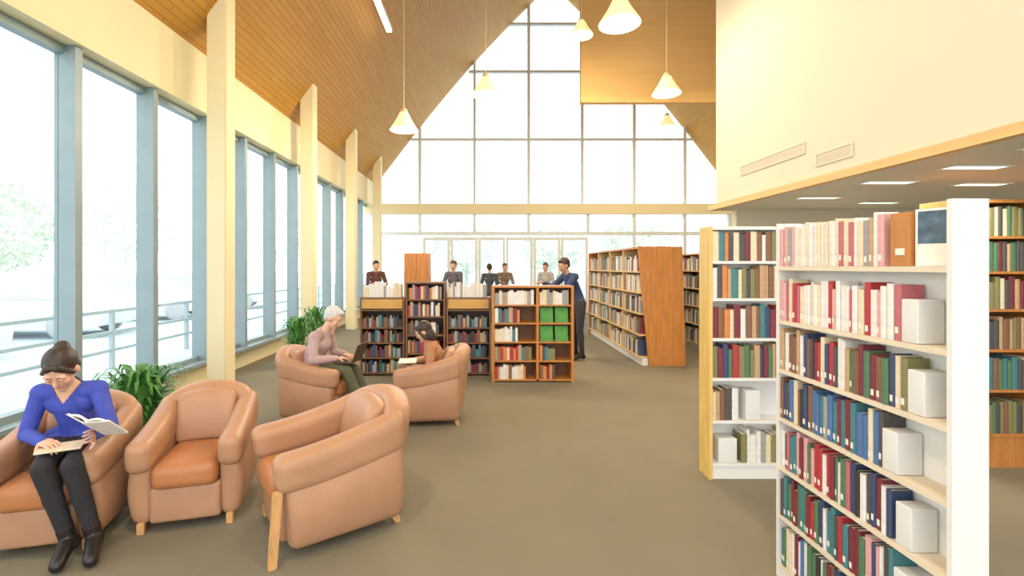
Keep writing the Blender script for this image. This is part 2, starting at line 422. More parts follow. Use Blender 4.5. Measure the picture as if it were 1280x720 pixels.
# B: golden-sided bookcase behind it, facing the camera
bL = (1.69, 3.6, 0)
LB = [.12, .44, .76, 1.06, 1.36, 1.64]
bookcase('bookcase with golden wood side and white shelves behind the white bookcase', bL, 0, .84, .17, 1.9, LB, M['white'], M['white'], M['whitebox'], pm=M['white'], leftm=M['golden'])
wb = {1.64: 'top', 1.36: 'second', 1.06: 'third', .76: 'fourth', .44: 'fifth', .12: 'bottom'}
WA = ['tan', 'brown', 'cream', 'olive', 'maroon', 'charcoal', 'orange', 'white', 'teal']
for z, x1, pal in ((1.64, .60, WA), (1.36, .60, WA), (1.06, .60, MIX+WA), (.76, .60, MIX+['olive', 'green', 'white']), (.44, .26, WA), (.12, .60, ['white', 'cream', 'olive', 'grey', 'white', 'tan'])):
    fill(bL, 0, .03 if z > .2 else .25, x1, z, (.205, .255) if z < 1.6 else (.19, .226), .13, (.022, .05), pal, 'single', '%s shelf of golden-sided bookcase' % wb[z], 'left', 'books on the golden-sided bookcase')
o = obj('magazine_file', soft(.055, .06, .11, .006, 2, 2, 2), M['whitebox'], None, True); o.location = (bL[0]+.34, bL[1]+.08, .44+.1115)
tag(o, 'white magazine file on the fifth shelf of the golden-sided bookcase', 'magazine file')
o = obj('magazine_file', soft(.07, .06, .09, .006, 2, 2, 2), M['whitebox'], None, True); o.location = (bL[0]+.15, bL[1]+.08, .12+.0915)
tag(o, 'white magazine file on the bottom shelf of the golden-sided bookcase', 'magazine file')

# C: wooden bookcase at the right edge
cL = (3.72, 3.8, 0)
LC = [.27, .62, .94, 1.26, 1.56, 1.84]
bookcase('tall orange wood bookcase under the soffit at the right edge', cL, 0, 1.45, .3, 2.13, LC, M['orange'], M['orange'], M['darkwood'], dividers=(.72,))
wc = {.27: 'bottom', .62: 'fifth', .94: 'fourth', 1.26: 'third', 1.56: 'second', 1.84: 'top'}
CB = ['olive', 'brown', 'olive', 'charcoal', 'tan', 'cream', 'maroon', 'teal', 'brown', 'green']
for z in LC:
    fill(cL, 0, .03, .70, z, (.21, .265 if z < 1.8 else .24), .17, (.025, .05), CB, 'single', '%s shelf of right-edge wooden bookcase' % wc[z], 'left', 'books on the right-edge wooden bookcase')
    fill(cL, 0, .74, 1.4, z, (.21, .265 if z < 1.8 else .24), .17, (.025, .05), CB, 'stuff')

# D and E: long double-faced shelving
LD = [.14, .50, .84, 1.18, 1.52]
def double_case(label, loc, W, D, Ht, trap):
    rot = -PI/2
    o = thing('bookcase', label, 'bookcase', loc, rot)
    if trap: obj('end_panel', prism([(.15, 0), (D+.06, 0), (D, Ht), (-.03, Ht)], 'x', W-.04, W), M['orange'], o)
    else: obj('end_panel', bx(W-.04, W, 0, D, 0, Ht), M['orange'], o)
    obj('end_panel', bx(0, .04, 0, D, 0, Ht), M['orange'], o)
    obj('back_panel', bx(.04, W-.04, D/2-.01, D/2+.01, .14, Ht-.03), M['orange'], o)
    obj('top_panel', bx(.04, W-.04, 0, D, Ht-.03, Ht), M['orange'], o)
    obj('plinth', bx(.04, W-.04, .05, D-.05, 0, .12), M['white'], o)
    for z in LD:
        obj('shelf', bx(.04, W-.04, .0, D/2-.01, z-.022, z), M['trimwood'], o); obj('shelf', bx(.04, W-.04, D/2+.01, D, z-.022, z), M['trimwood'], o)
    n = int(W/.95)
    for k in range(1, n):
        x = .04+(W-.08)*k/n
        for z, z2 in zip(LD, LD[1:]+[Ht-.01]): obj('divider', bx(x-.012, x+.012, .003, D/2-.01, z, z2-.022), M['trimwood'], o)
    for k in range(n):
        xa = .04+(W-.08)*k/n+.014; xb = .04+(W-.08)*(k+1)/n-.014
        for z in LD:
            fill(loc, rot, xa, xb-random.uniform(0, .12), z, (.19, .28), .2, (.02, .05), ['white', 'cream', 'white', 'tan', 'cream', 'brown', 'grey', 'maroon', 'navy', 'charcoal', 'green'], 'stuff', y=.03)
            fill((loc[0]+D, loc[1]-W, 0), PI/2, W-xb, W-xa, z, (.19, .28), .2, (.03, .06), MIX, 'stuff', y=.03)
double_case('long orange wood bookcase with slanted end panel along the aisle', (2.5, 11.5, 0), 3.8, .68, 1.92, True)
double_case('wooden bookcase half hidden behind the slanted end panel', (4.05, 13.2, 0), 4.2, .68, 1.85, False)

# middle cluster
wL = (.11, 6.62, 0)
LW = [.04, .30, .56, .82, 1.07]
bookcase('low orange wood bookcase with two columns facing the carpet aisle', wL, 0, 1.13, .34, 1.33, LW, M['orange'], M['orange'], M['darkwood'], dividers=(.63,), t=.035)
for z in LW:
    pal = ['white', 'cream', 'white', 'tan', 'grey'] if z > 1 else WA+['red', 'white', 'cream']
    fill(wL, 0, .04, (.60 if z > 1 else random.uniform(.40, .58)), z, (.16, .21), .16, (.028, .06), pal, 'stuff')
    if z not in (.56, .82):
        fill(wL, 0, .66, (1.08 if z > 1 else random.uniform(.86, 1.04)), z, (.16, .21), .16, (.028, .06), pal, 'stuff')
for z, k in ((.56, 'lower'), (.82, 'upper')):
    for x, s in ((.76, 'left'), (.97, 'right')):
        b = prism([(0, 0), (.02, 0), (.06, .21), (.04, .21)], 'x', -.09, .09)
        o = obj('display_book', b, M['green']); o.location = (wL[0]+x, wL[1]+.05, z+.001)
        tag(o, 'green book shown face out, %s on the %s green shelf' % (s, k), 'book', 'green face-out books')

LR = [.05, .27, .49, .71]
racks = [(-1.81, 7.0, 0), (-.55, 7.0, 0)]
for i, l in enumerate(racks):
    lab = ('brown display rack with amber header at left end of the row', 'brown display rack with amber header against the low wooden bookcase')[i]
    o = bookcase(lab, l, 0, .65, .34, 1.145, LR+[.97], M['darkwood'], M['darkwood'], M['black'], name='display_rack', cat='rack', group='brown display racks')
    obj('header_sign', bx(.03, .62, -.012, 0, .985, 1.12), M['header'], o)
    for z in LR:
        fill(l, 0, .03, .62, z, (.10, .185), .15, (.015, .05), ['black', 'charcoal', 'navy', 'charcoal', 'maroon', 'grey', 'black', 'teal', 'brown', 'tan', 'grey'], 'stuff', y=.02)
    fill(l, 0, .01, .64, 1.145, (.13, .23), .16, (.02, .06), ['white', 'white', 'grey', 'white', 'cream'], 'single', 'standing on top of the %s rack' % ('left brown', 'right brown')[i], 'left', 'booklets on top of the brown racks', y=.05, nm_='booklet')
uL = (-1.145, 7.0, 0)
bookcase('dark brown narrow bookcase standing between the two display racks', uL, 0, .58, .34, 1.37, [.06, .33, .60, .87, 1.12], M['darkwood'], M['darkwood'], M['black'])
for z in [.06, .33, .60, .87, 1.12]:
    fill(uL, 0, .03, .55 if z > 1 else random.uniform(.38, .55), z, (.15, .21), .16, (.02, .045), ['tan', 'charcoal', 'brown', 'red', 'navy', 'grey', 'white', 'orange', 'cream'], 'stuff', y=.02)
t = thing('cabinet', 'tall plain wooden cabinet standing behind the dark bookcase', 'cabinet', (-1.5, 9.0, 0))
obj('body', bx(0, .46, 0, .45, .06, 1.85), M['orange'], t); obj('plinth', bx(.03, .43, .03, .43, 0, .06), M['darkwood'], t)
for x in (.01, .235):
    d = obj('door', bx(x, x+.215, -.02, -.001, .08, 1.83), M['orange'], t)
    hx = x+.19 if x < .1 else x+.02
    obj('handle', bx(hx, hx+.012, -.04, -.02, .9, 1.05), M['bluegrey'], d)

o = obj('books', stuff, [PAL[k] for k in stuff_mats])
tag(o, 'rows of small distant books filling the aisle bookcases, low bookcases and racks', 'books', None, 'stuff')

# ------------------------------------------------------------------ armchairs
def make_chair(label, post):
    t = thing('armchair', label, 'armchair', (0, 0, 0), 0, 'tan leather club armchairs')
    def ztop(u): return .575+.02*math.sin(u*PI*.5)+.13*u*u
    def pad(s):
        hx, hy, hz = .074, .33, .10
        def f(p):
            u = (p.y+hy)/(2*hy); z = (p.z+hz)/(2*hz)
            zt = ztop(u); zb = zt-.20-.06*u
            return Vector((s*(.255+p.x), -.04+p.y-.02*z*(1-u), zb+z*(zt-zb)))
        return soft(hx, hy, hz, .06, 3, 8, 4, f)
    def panel(s):
        hx, hy, hz = .058, .31, .18
        def f(p):
            u = (p.y+hy)/(2*hy); z = (p.z+hz)/(2*hz)
            zt = ztop(u)-.14
            bul = .042*math.sin(z*PI)*(.6+.4*math.sin(u*PI)) if p.x > 0 else 0
            return Vector((s*(.245+p.x+bul), -.03+p.y+.03*(1-z)*(1-u), .05+z*(zt-.05)))
        return soft(hx, hy, hz, .05, 3, 8, 6, f)
    for s in (-1, 1):
        obj('arm', pad(s), M['leather'], t, True); obj('side_panel', panel(s), M['leather'], t, True)
    def fb(p):
        z = (p.z+.33)/.66; u = p.x/.31
        return Vector((p.x*(1-.05*(1-z)), .235+p.y+.10*z-.10*u*u, .06+z*.72-.09*z*abs(u)**2.5))
    obj('backrest', soft(.31, .085, .33, .075, 10, 3, 8, fb), M['leather'], t, True)
    def fbc(p):
        z = (p.z+.2)/.4; u = p.x/.19
        return Vector((p.x, .145+p.y+.07*z-.025*u*u-.02*math.sin(z*PI), .40+z*.35-.03*z*u*u))
    obj('back_cushion', soft(.19, .05, .2, .045, 6, 3, 6, fbc), M['leather'], t, True)
    def fs(p):
        u = p.x/.19; v = (p.y+.24)/.48
        k = 1 if p.z > 0 else 0
        return Vector((p.x, -.13+p.y, .345+p.z+k*.022*(1-u*u)*math.sin(max(0, min(1, v))*PI)))
    obj('seat_cushion', soft(.186, .245, .075, .05, 6, 6, 3, fs), M['leather2'], t, True)
    obj('seat_base', soft(.20, .27, .11, .025, 4, 4, 3, lambda p: p+Vector((0, -.065, .17))), M['leather'], t, True)
    for s in (-1, 1):
        tall = post and s > 0
        if tall: b = prism([(-.41, 0), (-.372, 0), (-.345, .40), (-.388, .40)], 'x', s*.285-.018, s*.285+.018)
        else: b = prism([(-.32, 0), (-.29, 0), (-.275, .07), (-.325, .07)], 'x', s*.25-.02, s*.25+.02)
        bmesh.ops.bevel(b, geom=b.edges[:], offset=.004, segments=2, affect='EDGES')
        obj('leg', b, M['legwood'], t)
        b = prism([(.25, 0), (.28, 0), (.26, .09), (.21, .09)], 'x', s*.235-.018, s*.235+.018)
        obj('leg', b, M['legwood'], t)
    return t
ch = [((-2.55, 2.94), 15, 'tan leather armchair in which the woman in blue sits', 0, (.95, .97, .98)),
      ((-1.90, 3.22), 16, 'empty tan armchair facing forward between the two others', 0, (.96, .98, .98)),
      ((-.95, 3.06), -54, 'empty tan armchair turned sideways with its side to the aisle', 1, (1.14, 1.14, 1.0)),
      ((-1.8, 5.15), 82, 'tan armchair with the grey-haired reader, before the display racks', 1, (.96, .96, .96)),
      ((-.55, 5.06), -84, 'tan armchair with its back to the aisle, occupied by small reader', 1, (1, 1, 1))]
protos = {}
for (p, a, lab, post, sc) in ch:
    if post in protos: c = copy_tree(protos[post])
    else: c = protos[post] = make_chair(lab, post)
    c.location = (p[0], p[1], 0); c.rotation_euler = (0, 0, R(a)); c['label'] = lab; c.scale = sc

# ------------------------------------------------------------------ people
def voxelize(bm, vox, it):
    me = mesh_of('tmp', bm); o = bpy.data.objects.new('tmp', me); COL.objects.link(o)
    m = o.modifiers.new('r', 'REMESH'); m.mode = 'VOXEL'; m.voxel_size = vox
    s = o.modifiers.new('s', 'SMOOTH'); s.factor = .5; s.iterations = it
    dg = bpy.context.evaluated_depsgraph_get(); dg.update()
    r = bpy.data.meshes.new_from_object(o.evaluated_get(dg))
    bpy.data.objects.remove(o); bpy.data.meshes.remove(me)
    return r
def hand(bm, w, d, n, side, curl=.6, sc=1.0):
    w = Vector(w); d = Vector(d).normalized(); n = Vector(n); n = (n-d*n.dot(d)).normalized(); lat = d.cross(n)*side
    Rm = Matrix((lat, d, n)).transposed()
    ellipsoid(bm, w+d*.045*sc, (.040*sc, .054*sc, .016*sc), Rm, 12, 8)
    def chain(p, a0, l, r, step, base):
        a = a0
        for k, f in enumerate((.45, .32, .23)):
            q = p+(base*math.cos(a)-n*math.sin(a))*l*f
            capsule(bm, p, r*(1-.1*k), q, r*(1-.1*(k+1)), 8, 2); p = q; a += step
    for off, l in zip((.029, .0095, -.0105, -.029), (.068, .077, .071, .055)):
        chain(w+d*.082*sc+lat*off*sc, curl*.4, l*sc, .0088*sc, curl*.6, d)
    td = (d*.65+lat*.75).normalized()
    chain(w+d*.025*sc+lat*.028*sc, .2, .062*sc, .0105*sc, .25, td)

def person(label, loc, rot, J, top, legs, shoe, hairm, sc=1.0, vox=.009, hp=.5, hy=0.0, skin='skin', hair='short', group=None, topname='sweater', legname='trousers', curl=.7, hn=None, fem=False, down=False, vneck=0.0):
    t = thing('person', label, 'person', loc, rot, group)
    J = {k: Vector(v) for k, v in J.items()}
    fr = .88 if fem else 1.0; fa = .80 if fem else 1.0; fl_ = .86 if fem else 1.0
    segs = [('pelvis', 'spine', .118*fr, .100*fr, 'torso'), ('spine', 'chest', .100*fr, .115*fr, 'torso'), ('chest', 'up', .115*fr, .080*fr, 'torso'),
            ('hipL', 'hipR', .095, .095, 'leg'), ('up', 'neck', .060*fr, .046*fr, 'neck'), ('neck', 'head', .046*fr, .050*fr, 'neck'), ('shL', 'shR', .060*fa, .060*fa, 'torso'), ('chL', 'chR', .088*fr, .088*fr, 'torso')]
    side = (J['shL']-J['shR']).normalized()
    J['chL'] = J['chest']+side*.055; J['chR'] = J['chest']-side*.055
    for s in 'LR':
        segs += [('sh'+s, 'el'+s, .054*fa, .043*fa, 'arm'), ('el'+s, 'wr'+s, .043*fa, .029*fr, 'arm'),
                 ('hip'+s, 'kn'+s, .092*fl_, .058*fl_, 'leg'), ('kn'+s, 'an'+s, .058*fl_, .038*fr, 'leg'), ('an'+s, 'toe'+s, .040*fr, .033*fr, 'foot')]
    bm = bmesh.new()
    for a, b_, ra, rb, c in segs: capsule(bm, J[a], ra, J[b_], rb)
    for s in 'LR':
        k, a = J['kn'+s], J['an'+s]; d = J['toe'+s]-a; d.z = 0; d.normalize()
        ellipsoid(bm, k.lerp(a, .32)-d*.012, (.050*fl_, .052*fl_, .11))
        ellipsoid(bm, a-d*.03+Vector((0, 0, -.035)), (.032, .036, .036))
    Rh = (Matrix.Rotation(hy, 3, 'Z')@Matrix.Rotation(hp, 3, 'X'))
    hc = J['head']
    def hpnt(x, y, z): return hc+Rh@Vector((x, y, z))
    ellipsoid(bm, hpnt(0, .012, .022), (.074, .094, .096), Rh)
    ellipsoid(bm, hpnt(0, -.022, -.042), (.056, .066, .070), Rh)
    ellipsoid(bm, hpnt(0, -.066, -.092), (.026, .022, .020), Rh)
    capsule(bm, hpnt(0, -.080, .012), .008, hpnt(0, -.100, -.024), .013, 8, 3)
    for s in (-1, 1):
        ellipsoid(bm, hpnt(s*.078, .008, -.008), (.010, .020, .030), Rh, 10, 8)
        ellipsoid(bm, hpnt(s*.036, -.062, -.018), (.026, .022, .022), Rh, 10, 8)
        ellipsoid(bm, hpnt(s*.030, -.074, .030), (.030, .014, .010), Rh, 10, 8)
    me = voxelize(bm, vox, 3)
    S2 = [(J[a], J[b_], ra, rb, c) for a, b_, ra, rb, c in segs]
    cls = []
    for p in me.polygons:
        q = Vector(p.center); best = (hc+Rh@Vector((0, 0, -.01))-q).length-.098; bc = 'head'
        for a, b_, ra, rb, c in S2:
            d = b_-a; u = 0 if d.length_squared < 1e-9 else max(0, min(1, (q-a).dot(d)/d.length_squared))
            k = (a+d*u-q).length-(ra+(rb-ra)*u)
            if k < best: best, bc = k, c
        if bc == 'leg' and min((q-J['kn'+s]).length for s in 'LR') > .3 and q.z > J['pelvis'].z+.03: bc = 'torso'
        if bc == 'leg' and min((q-J['an'+s]).length for s in 'LR') < .075: bc = 'foot'
        if vneck and bc == 'torso' and q.y < J['up'].y:
            zb = J['up'].z-vneck
            if q.z > zb and abs(q.x-J['up'].x) < (q.z-zb)*.62: bc = 'neck'
        cls.append(bc)
    def shell(name, kinds, off, m):
        used = {}; b = bmesh.new()
        for p, c in zip(me.polygons, cls):
            if c in kinds:
                vs = []
                for i in p.vertices:
                    if i not in used: v = me.vertices[i]; used[i] = b.verts.new(v.co+v.normal*off)
                    vs.append(used[i])
                b.faces.new(vs)
        if len(b.faces): obj(name, b, m, t, True)
        else: b.free()
    shell(topname, ('torso', 'arm'), .007, top)
    shell(legname, ('leg',), .004, legs)
    shell('shoes', ('foot',), .007, shoe)
    b = bmesh.new(); b.from_mesh(me); bpy.data.meshes.remove(me)
    for f in b.faces: f.material_index = 0
    def addm(fn, mi):
        n0 = len(b.faces); fn(); b.faces.ensure_lookup_table()
        for f in b.faces[n0:]: f.material_index = mi
    for s in 'LR':
        w0 = J['wr'+s]; d = (J['wr'+s]-J['el'+s]).normalized()
        if 'hd'+s in J: d = J['hd'+s]
        nn = (hn or {}).get(s, (0, 0, 1))
        addm(lambda: hand(b, w0, d, nn, -1 if s == 'L' else 1, curl, .92 if fem else 1.0), 0)
    for s in (-1, 1):
        if down:
            addm(lambda: ellipsoid(b, hpnt(s*.030, -.080, .010), (.014, .009, .009), Rh, 10, 8), 0)
            addm(lambda: capsule(b, hpnt(s*.019, -.0875, .0035), .0020, hpnt(s*.041, -.0825, .0045), .0020, 6, 2), 2)
        else:
            addm(lambda: ellipsoid(b, hpnt(s*.030, -.081, .010), (.012, .007, .006), Rh, 10, 8), 1)
            addm(lambda: ellipsoid(b, hpnt(s*.030, -.0865, .009), (.005, .003, .005), Rh, 8, 6), 2)
        addm(lambda: capsule(b, hpnt(s*.017, -.0885, .030), .0022, hpnt(s*.045, -.0795, .032), .0018, 6, 2), 2)
    addm(lambda: ellipsoid(b, hpnt(0, -.084, -.058), (.020, .007, .006), Rh, 10, 8), 3)
    o = obj('body', b, [M[skin], M['eye'], M['dark'], M['lip']], t, True)
    hb = bmesh.new()
    ellipsoid(hb, hpnt(0, .030, .038), (.083, .096, .095), Rh)
    if hair == 'bun':
        ellipsoid(hb, hpnt(0, .10, .085), (.040, .040, .038), Rh); ellipsoid(hb, hpnt(0, .06, -.03), (.072, .06, .06), Rh)
        for s in (-1, 1): capsule(hb, hpnt(s*.02, -.058, .085), .022, hpnt(s*.072, -.03, .01), .014)
    elif hair == 'long':
        ellipsoid(hb, hpnt(0, .05, -.06), (.085, .07, .12), Rh)
        for s in (-1, 1): capsule(hb, hpnt(s*.02, -.055, .085), .022, hpnt(s*.078, -.01, -.08), .02)
    else:
        ellipsoid(hb, hpnt(0, .055, -.01), (.070, .05, .06), Rh); ellipsoid(hb, hpnt(0, -.03, .09), (.06, .045, .03), Rh)
    hm = voxelize(hb, max(.007, vox*.8), 2)
    hm.materials.append(hairm)
    for p in hm.polygons: p.use_smooth = True
    ho = bpy.data.objects.new('hair', hm); COL.objects.link(ho); ho.parent = t
    t.scale = (sc, sc, sc)
    return t

def cm(n, r, g, b_, rough=.85): return mat(n, rgb(r, g, b_), rough, .1, 20, bump=.15, bscale=300)
H_dark = mat('hair_dark', rgb(46, 32, 26), .5, .2, 40); H_grey = mat('hair_grey', rgb(200, 198, 194), .6, .1, 40); H_brown = mat('hair_brown', rgb(84, 54, 34), .5, .2, 40)
blk = cm('black_cloth', 34, 32, 36); bootm = mat('black_leather', rgb(30, 26, 26), .35, .1, 20)

def seated(**k):
    J = dict(pelvis=(0, .05, .545), spine=(0, .03, .66), chest=(0, -.04, .80), up=(0, -.07, .90), neck=(0, -.10, .965), head=(0, -.16, 1.06),
             hipL=(.085, .03, .525), hipR=(-.085, .03, .525), knL=(.10, -.38, .52), knR=(-.10, -.38, .52), anL=(.10, -.40, .09), anR=(-.10, -.40, .09),
             toeL=(.11, -.55, .042), toeR=(-.11, -.55, .042), shL=(.165, -.06, .89), shR=(-.165, -.06, .89),
             elL=(.25, -.09, .66), elR=(-.25, -.09, .66), wrL=(.12, -.28, .66), wrR=(-.12, -.28, .66))
    J.update(k); return J

# woman in blue
jw = seated(pelvis=(-.01, .06, .545), spine=(-.01, .03, .66), chest=(-.015, -.02, .79), up=(-.015, -.055, .865), neck=(-.015, -.09, .93), head=(-.01, -.155, 1.0),
            shL=(.13, -.05, .855), shR=(-.16, -.045, .85), elL=(.225, -.12, .645), wrL=(.225, -.33, .655), hdL=(.35, -.75, .25),
            elR=(-.22, -.07, .615), wrR=(-.05, -.26, .625), hdR=(.85, -.5, -.1),
            hipL=(.08, .03, .525), hipR=(-.10, .03, .525),
            knL=(.15, -.37, .515), knR=(.02, -.38, .515), anL=(.245, -.35, .10), anR=(.125, -.35, .10), toeL=(.29, -.49, .044), toeR=(.145, -.50, .044))
wp = (-2.49, 2.94, 0); wr = R(15)
person('seated woman in blue sweater and black leggings reading with bowed head', wp, wr, jw, cm('blue_knit', 58, 72, 168), blk, bootm, H_dark, 1.0, .0065, .74, .08, 'skin', 'bun', fem=True, legname='leggings', curl=.8, hn={'L': (1, -.1, .35), 'R': (0, -.25, 1)}, down=True, vneck=.075)
MW = Matrix.Translation(wp)@Matrix.Rotation(wr, 4, 'Z')
t = thing('open_book', 'open white book raised in the hand of woman in blue', 'book', MW@Vector((.29, -.43, .735)), 0)
t.rotation_euler = (R(-38), R(8), wr+R(-18))
for s in (-1, 1):
    n = 6
    pr = [(s*.115*i/n, .012*math.sin(PI*min(1, i/n*1.2))+.02*(i/n)) for i in range(n+1)]
    obj('page_block', prism(pr+[(x, z-.010) for x, z in pr[::-1]], 'y', -.09, .09), M['paper'], t)
obj('cover', prism([(-.12, .014), (0, -.014), (.12, .014), (.12, .011), (0, -.018), (-.12, .011)], 'y', -.094, .094), PAL['white'], t)
t = thing('magazine', 'closed pale magazine lying on the lap of woman in blue', 'magazine', MW@Vector((.06, -.29, .594)), wr+R(14))
obj('cover', soft(.10, .07, .006, .003, 3, 3, 1), PAL['cream'], t, True)
obj('page_block', bx(-.097, .097, -.067, .067, -.003, .003), M['paper'], t)

# grey-haired reader in the rear left chair
jm = seated(head=(0, -.2, 1.08), neck=(0, -.13, .985), knL=(.10, -.40, .50), knR=(-.12, -.40, .53), anL=(.10, -.58, .10), anR=(-.12, -.62, .10), toeL=(.11, -.73, .045), toeR=(-.13, -.77, .045))
mp = (-1.80, 5.16, 0); mr = R(82)
person('grey-haired person in pale rose shirt reading in the rear left armchair', mp, mr, jm, cm('rose_shirt', 180, 150, 148), cm('olive_trousers', 84, 84, 62), bootm, H_grey, .97, .010, .55, 0, 'skin', 'short', topname='shirt')
MM = Matrix.Translation(mp)@Matrix.Rotation(mr, 4, 'Z')
t = thing('laptop', 'open dark laptop on the knees of the grey-haired reader', 'laptop', MM@Vector((0, -.36, .598)), mr)
obj('keyboard_base', soft(.14, .10, .008, .004, 2, 2, 1), M['black'], t, True)
obj('screen', prism([(-.10, .006), (-.095, .002), (-.16, .19), (-.166, .188)], 'x', -.14, .14), M['black'], t)
crot = R(-84)
person('small dark-haired reader in rust top curled in the rear right armchair', (-.50, 5.06, .0), crot, seated(pelvis=(0, .02, .56), hipL=(.085, 0, .56), hipR=(-.085, 0, .56), spine=(0, .02, .68), knL=(.11, -.32, .60), knR=(-.11, -.32, .60), anL=(.09, -.42, .22), anR=(-.09, -.42, .22), toeL=(.10, -.54, .14), toeR=(-.10, -.54, .14)), cm('rust_top', 170, 116, 80), blk, bootm, H_dark, .86, .010, .5, 0, 'skin2', 'long', topname='top')
MC = Matrix.Translation((-.50, 5.06, 0))@Matrix.Rotation(crot, 4, 'Z')
t = thing('open_book', 'open book on the knees of the small rust-clad reader', 'book', MC@Vector((0, -.30, .60)), crot)
for s in (-1, 1):
    pr = [(s*.12*i/5, .010*math.sin(PI*i/5)+.015*(i/5)) for i in range(6)]
    obj('page_block', prism(pr+[(x, z-.01) for x, z in pr[::-1]], 'y', -.09, .09), M['paper'], t)
obj('cover', prism([(-.125, .012), (0, -.012), (.125, .012), (.125, .009), (0, -.016), (-.125, .009)], 'y', -.095, .095), PAL['brown'], t)

def standing(**k):
    J = dict(pelvis=(0, 0, .96), spine=(0, 0, 1.08), chest=(0, -.01, 1.26), up=(0, 0, 1.40), neck=(0, -.01, 1.49), head=(0, -.03, 1.62),
             hipL=(.09, 0, .92), hipR=(-.09, 0, .92), knL=(.10, -.02, .50), knR=(-.10, -.02, .50), anL=(.10, .02, .09), anR=(-.10, .02, .09),
             toeL=(.12, -.14, .042), toeR=(-.12, -.14, .042), shL=(.18, 0, 1.41), shR=(-.18, 0, 1.41), elL=(.24, .01, 1.13), elR=(-.24, .01, 1.13), wrL=(.22, -.14, .92), wrR=(-.22, -.14, .92))
    J.update(k); return J
jb = standing(spine=(0, -.03, 1.08), chest=(0, -.12, 1.24), up=(0, -.17, 1.36), neck=(0, -.20, 1.44), head=(0, -.26, 1.55), shL=(.18, -.16, 1.37), shR=(-.18, -.16, 1.37), elL=(.22, -.34, 1.18), elR=(-.22, -.34, 1.2), wrL=(.16, -.54, 1.22), wrR=(-.16, -.55, 1.26))
person('standing person in blue jacket leaning over behind the low wooden bookcase', (1.62, 8.3, 0), R(-70), jb, cm('blue_jacket', 46, 60, 98), cm('dark_trousers', 52, 50, 58), bootm, H_dark, 1.04, .012, .4, 0, 'skin2', 'short', topname='jacket')
reach = standing(elL=(.24, -.1, 1.16), wrL=(.16, -.32, 1.18), elR=(-.24, -.1, 1.16), wrR=(-.16, -.32, 1.18))
for (lab, x, y, r_, J, c, h, sc) in (
    ('distant person in dark red-toned coat, farthest left of the far group', -2.75, 12.2, 30, reach, (84, 48, 48), H_dark, 1.0),
    ('distant person in charcoal top standing behind the dark bookcase', -.75, 11.9, -20, reach, (84, 80, 86), H_brown, 1.0),
    ('distant person in black standing behind the right display rack', .15, 13.4, 160, standing(), (66, 66, 72), H_dark, .96),
    ('distant person in brown jacket standing near the entrance doors', .6, 14.0, 10, reach, (118, 96, 80), H_dark, .97),
    ('distant person in pale grey top behind the low wooden bookcase', 1.75, 13.6, -30, standing(), (176, 170, 166), H_brown, .98)):
    person(lab, (x, y, 0), R(r_), J, cm('cloth_%d' % c[0], *c), cm('legs_%d' % c[0], 76, 74, 80), bootm, h, sc, .014, .25, 0, 'skin2', 'short', 'distant people near the entrance', topname='top')

# ------------------------------------------------------------------ plants
def plant(label, loc, h, n, seed, spread=.30):
    rnd = random.Random(seed)
    t = thing('potted_plant', label, 'plant', loc, 0, 'plants along the window wall')
    obj('pot', lathe([(.11, 0), (.15, .24), (.16, .26), (.145, .26), (.135, .22), (.01, .22)]), M['pot'], t, True)
    obj('soil', lathe([(.134, .215), (.134, .228), (.01, .235)]), M['soil'], t)
    b = bmesh.new()
    for k in range(n):
        a = rnd.uniform(0, 2*PI); r0 = rnd.uniform(0, .09); reach_ = rnd.uniform(.05, spread); hh = h*rnd.uniform(.45, 1)-.24; wd = rnd.uniform(.014, .030)
        dx, dy = math.cos(a), math.sin(a); prev = None
        for i in range(7):
            u = i/6
            r_ = r0+reach_*u**1.6; z = .23+hh*math.sin(u*PI*.62)*(1 if u < .8 else 1-.15*(u-.8)*5)
            wv = wd*math.sin(PI*min(1, .08+u*.92))**.8+.001
            c = Vector((dx*r_, dy*r_, z)); s = Vector((-dy, dx, 0))*wv
            q = (b.verts.new(c-s), b.verts.new(c+s))
            if prev: b.faces.new((prev[0], prev[1], q[1], q[0]))
            prev = q
    obj('leaves', b, M['leaf'], t, True)
for i, (x, y, h, n_, lab) in enumerate(((-2.93, 4.1, .78, 240, 'bushy green plant by the window behind the two left armchairs'),
                                    (-3.0, 7.7, .84, 130, 'small green plant left of the grey-haired reader beside the first column'), (-2.95, 8.35, .95, 130, 'taller green plant above the grey-haired reader by the windows'))):
    plant(lab, (x, y, 0), h, n_, i+3, .36 if i == 0 else .28)

# ------------------------------------------------------------------ lamps
def light(name, typ, loc, e, c=(1, .82, .55), rad=.09, rot=None, **k):
    l = bpy.data.lights.new(name, typ); l.energy = e; l.color = c
    if typ in ('POINT', 'SPOT'): l.shadow_soft_size = rad
    for a, v in k.items(): setattr(l, a, v)
    o = bpy.data.objects.new(name, l); COL.objects.link(o); o.location = loc
    if rot: o.rotation_euler = rot
    return o
def pendant(label, x, y, z, dia, e):
    s = dia/.5
    t = thing('pendant_lamp', label, 'lamp', (x, y, z), 0, 'bell pendant lamps')
    prof = [(.25, 0), (.235, .03), (.19, .10), (.14, .18), (.10, .26), (.075, .31), (.065, .31), (.09, .255), (.13, .175), (.18, .095), (.225, .028), (.24, .0)]
    obj('shade', ring_bm(prof, 28, s), M['shade'], t, True)
    obj('cap', lathe([(.075*s, .305*s), (.06*s, .36*s), (.02*s, .40*s)]), M['cordm'], t, True)
    obj('bulb', lathe([(.01*s, .05*s), (.05*s, .07*s), (.065*s, .12*s), (.045*s, .18*s), (.02*s, .24*s)], 16), M['bulb'], t, True)
    obj('cord', lathe([(.008, .39*s), (.008, zc(x)-z)], 8), M['cordm'], t)
    light('lamp_light', 'POINT', (x, y, z-.02), e)
pendant('pendant lamp hanging left of the far window before the wood ceiling', -1.43, 8.57, 4.03, .5, 210)
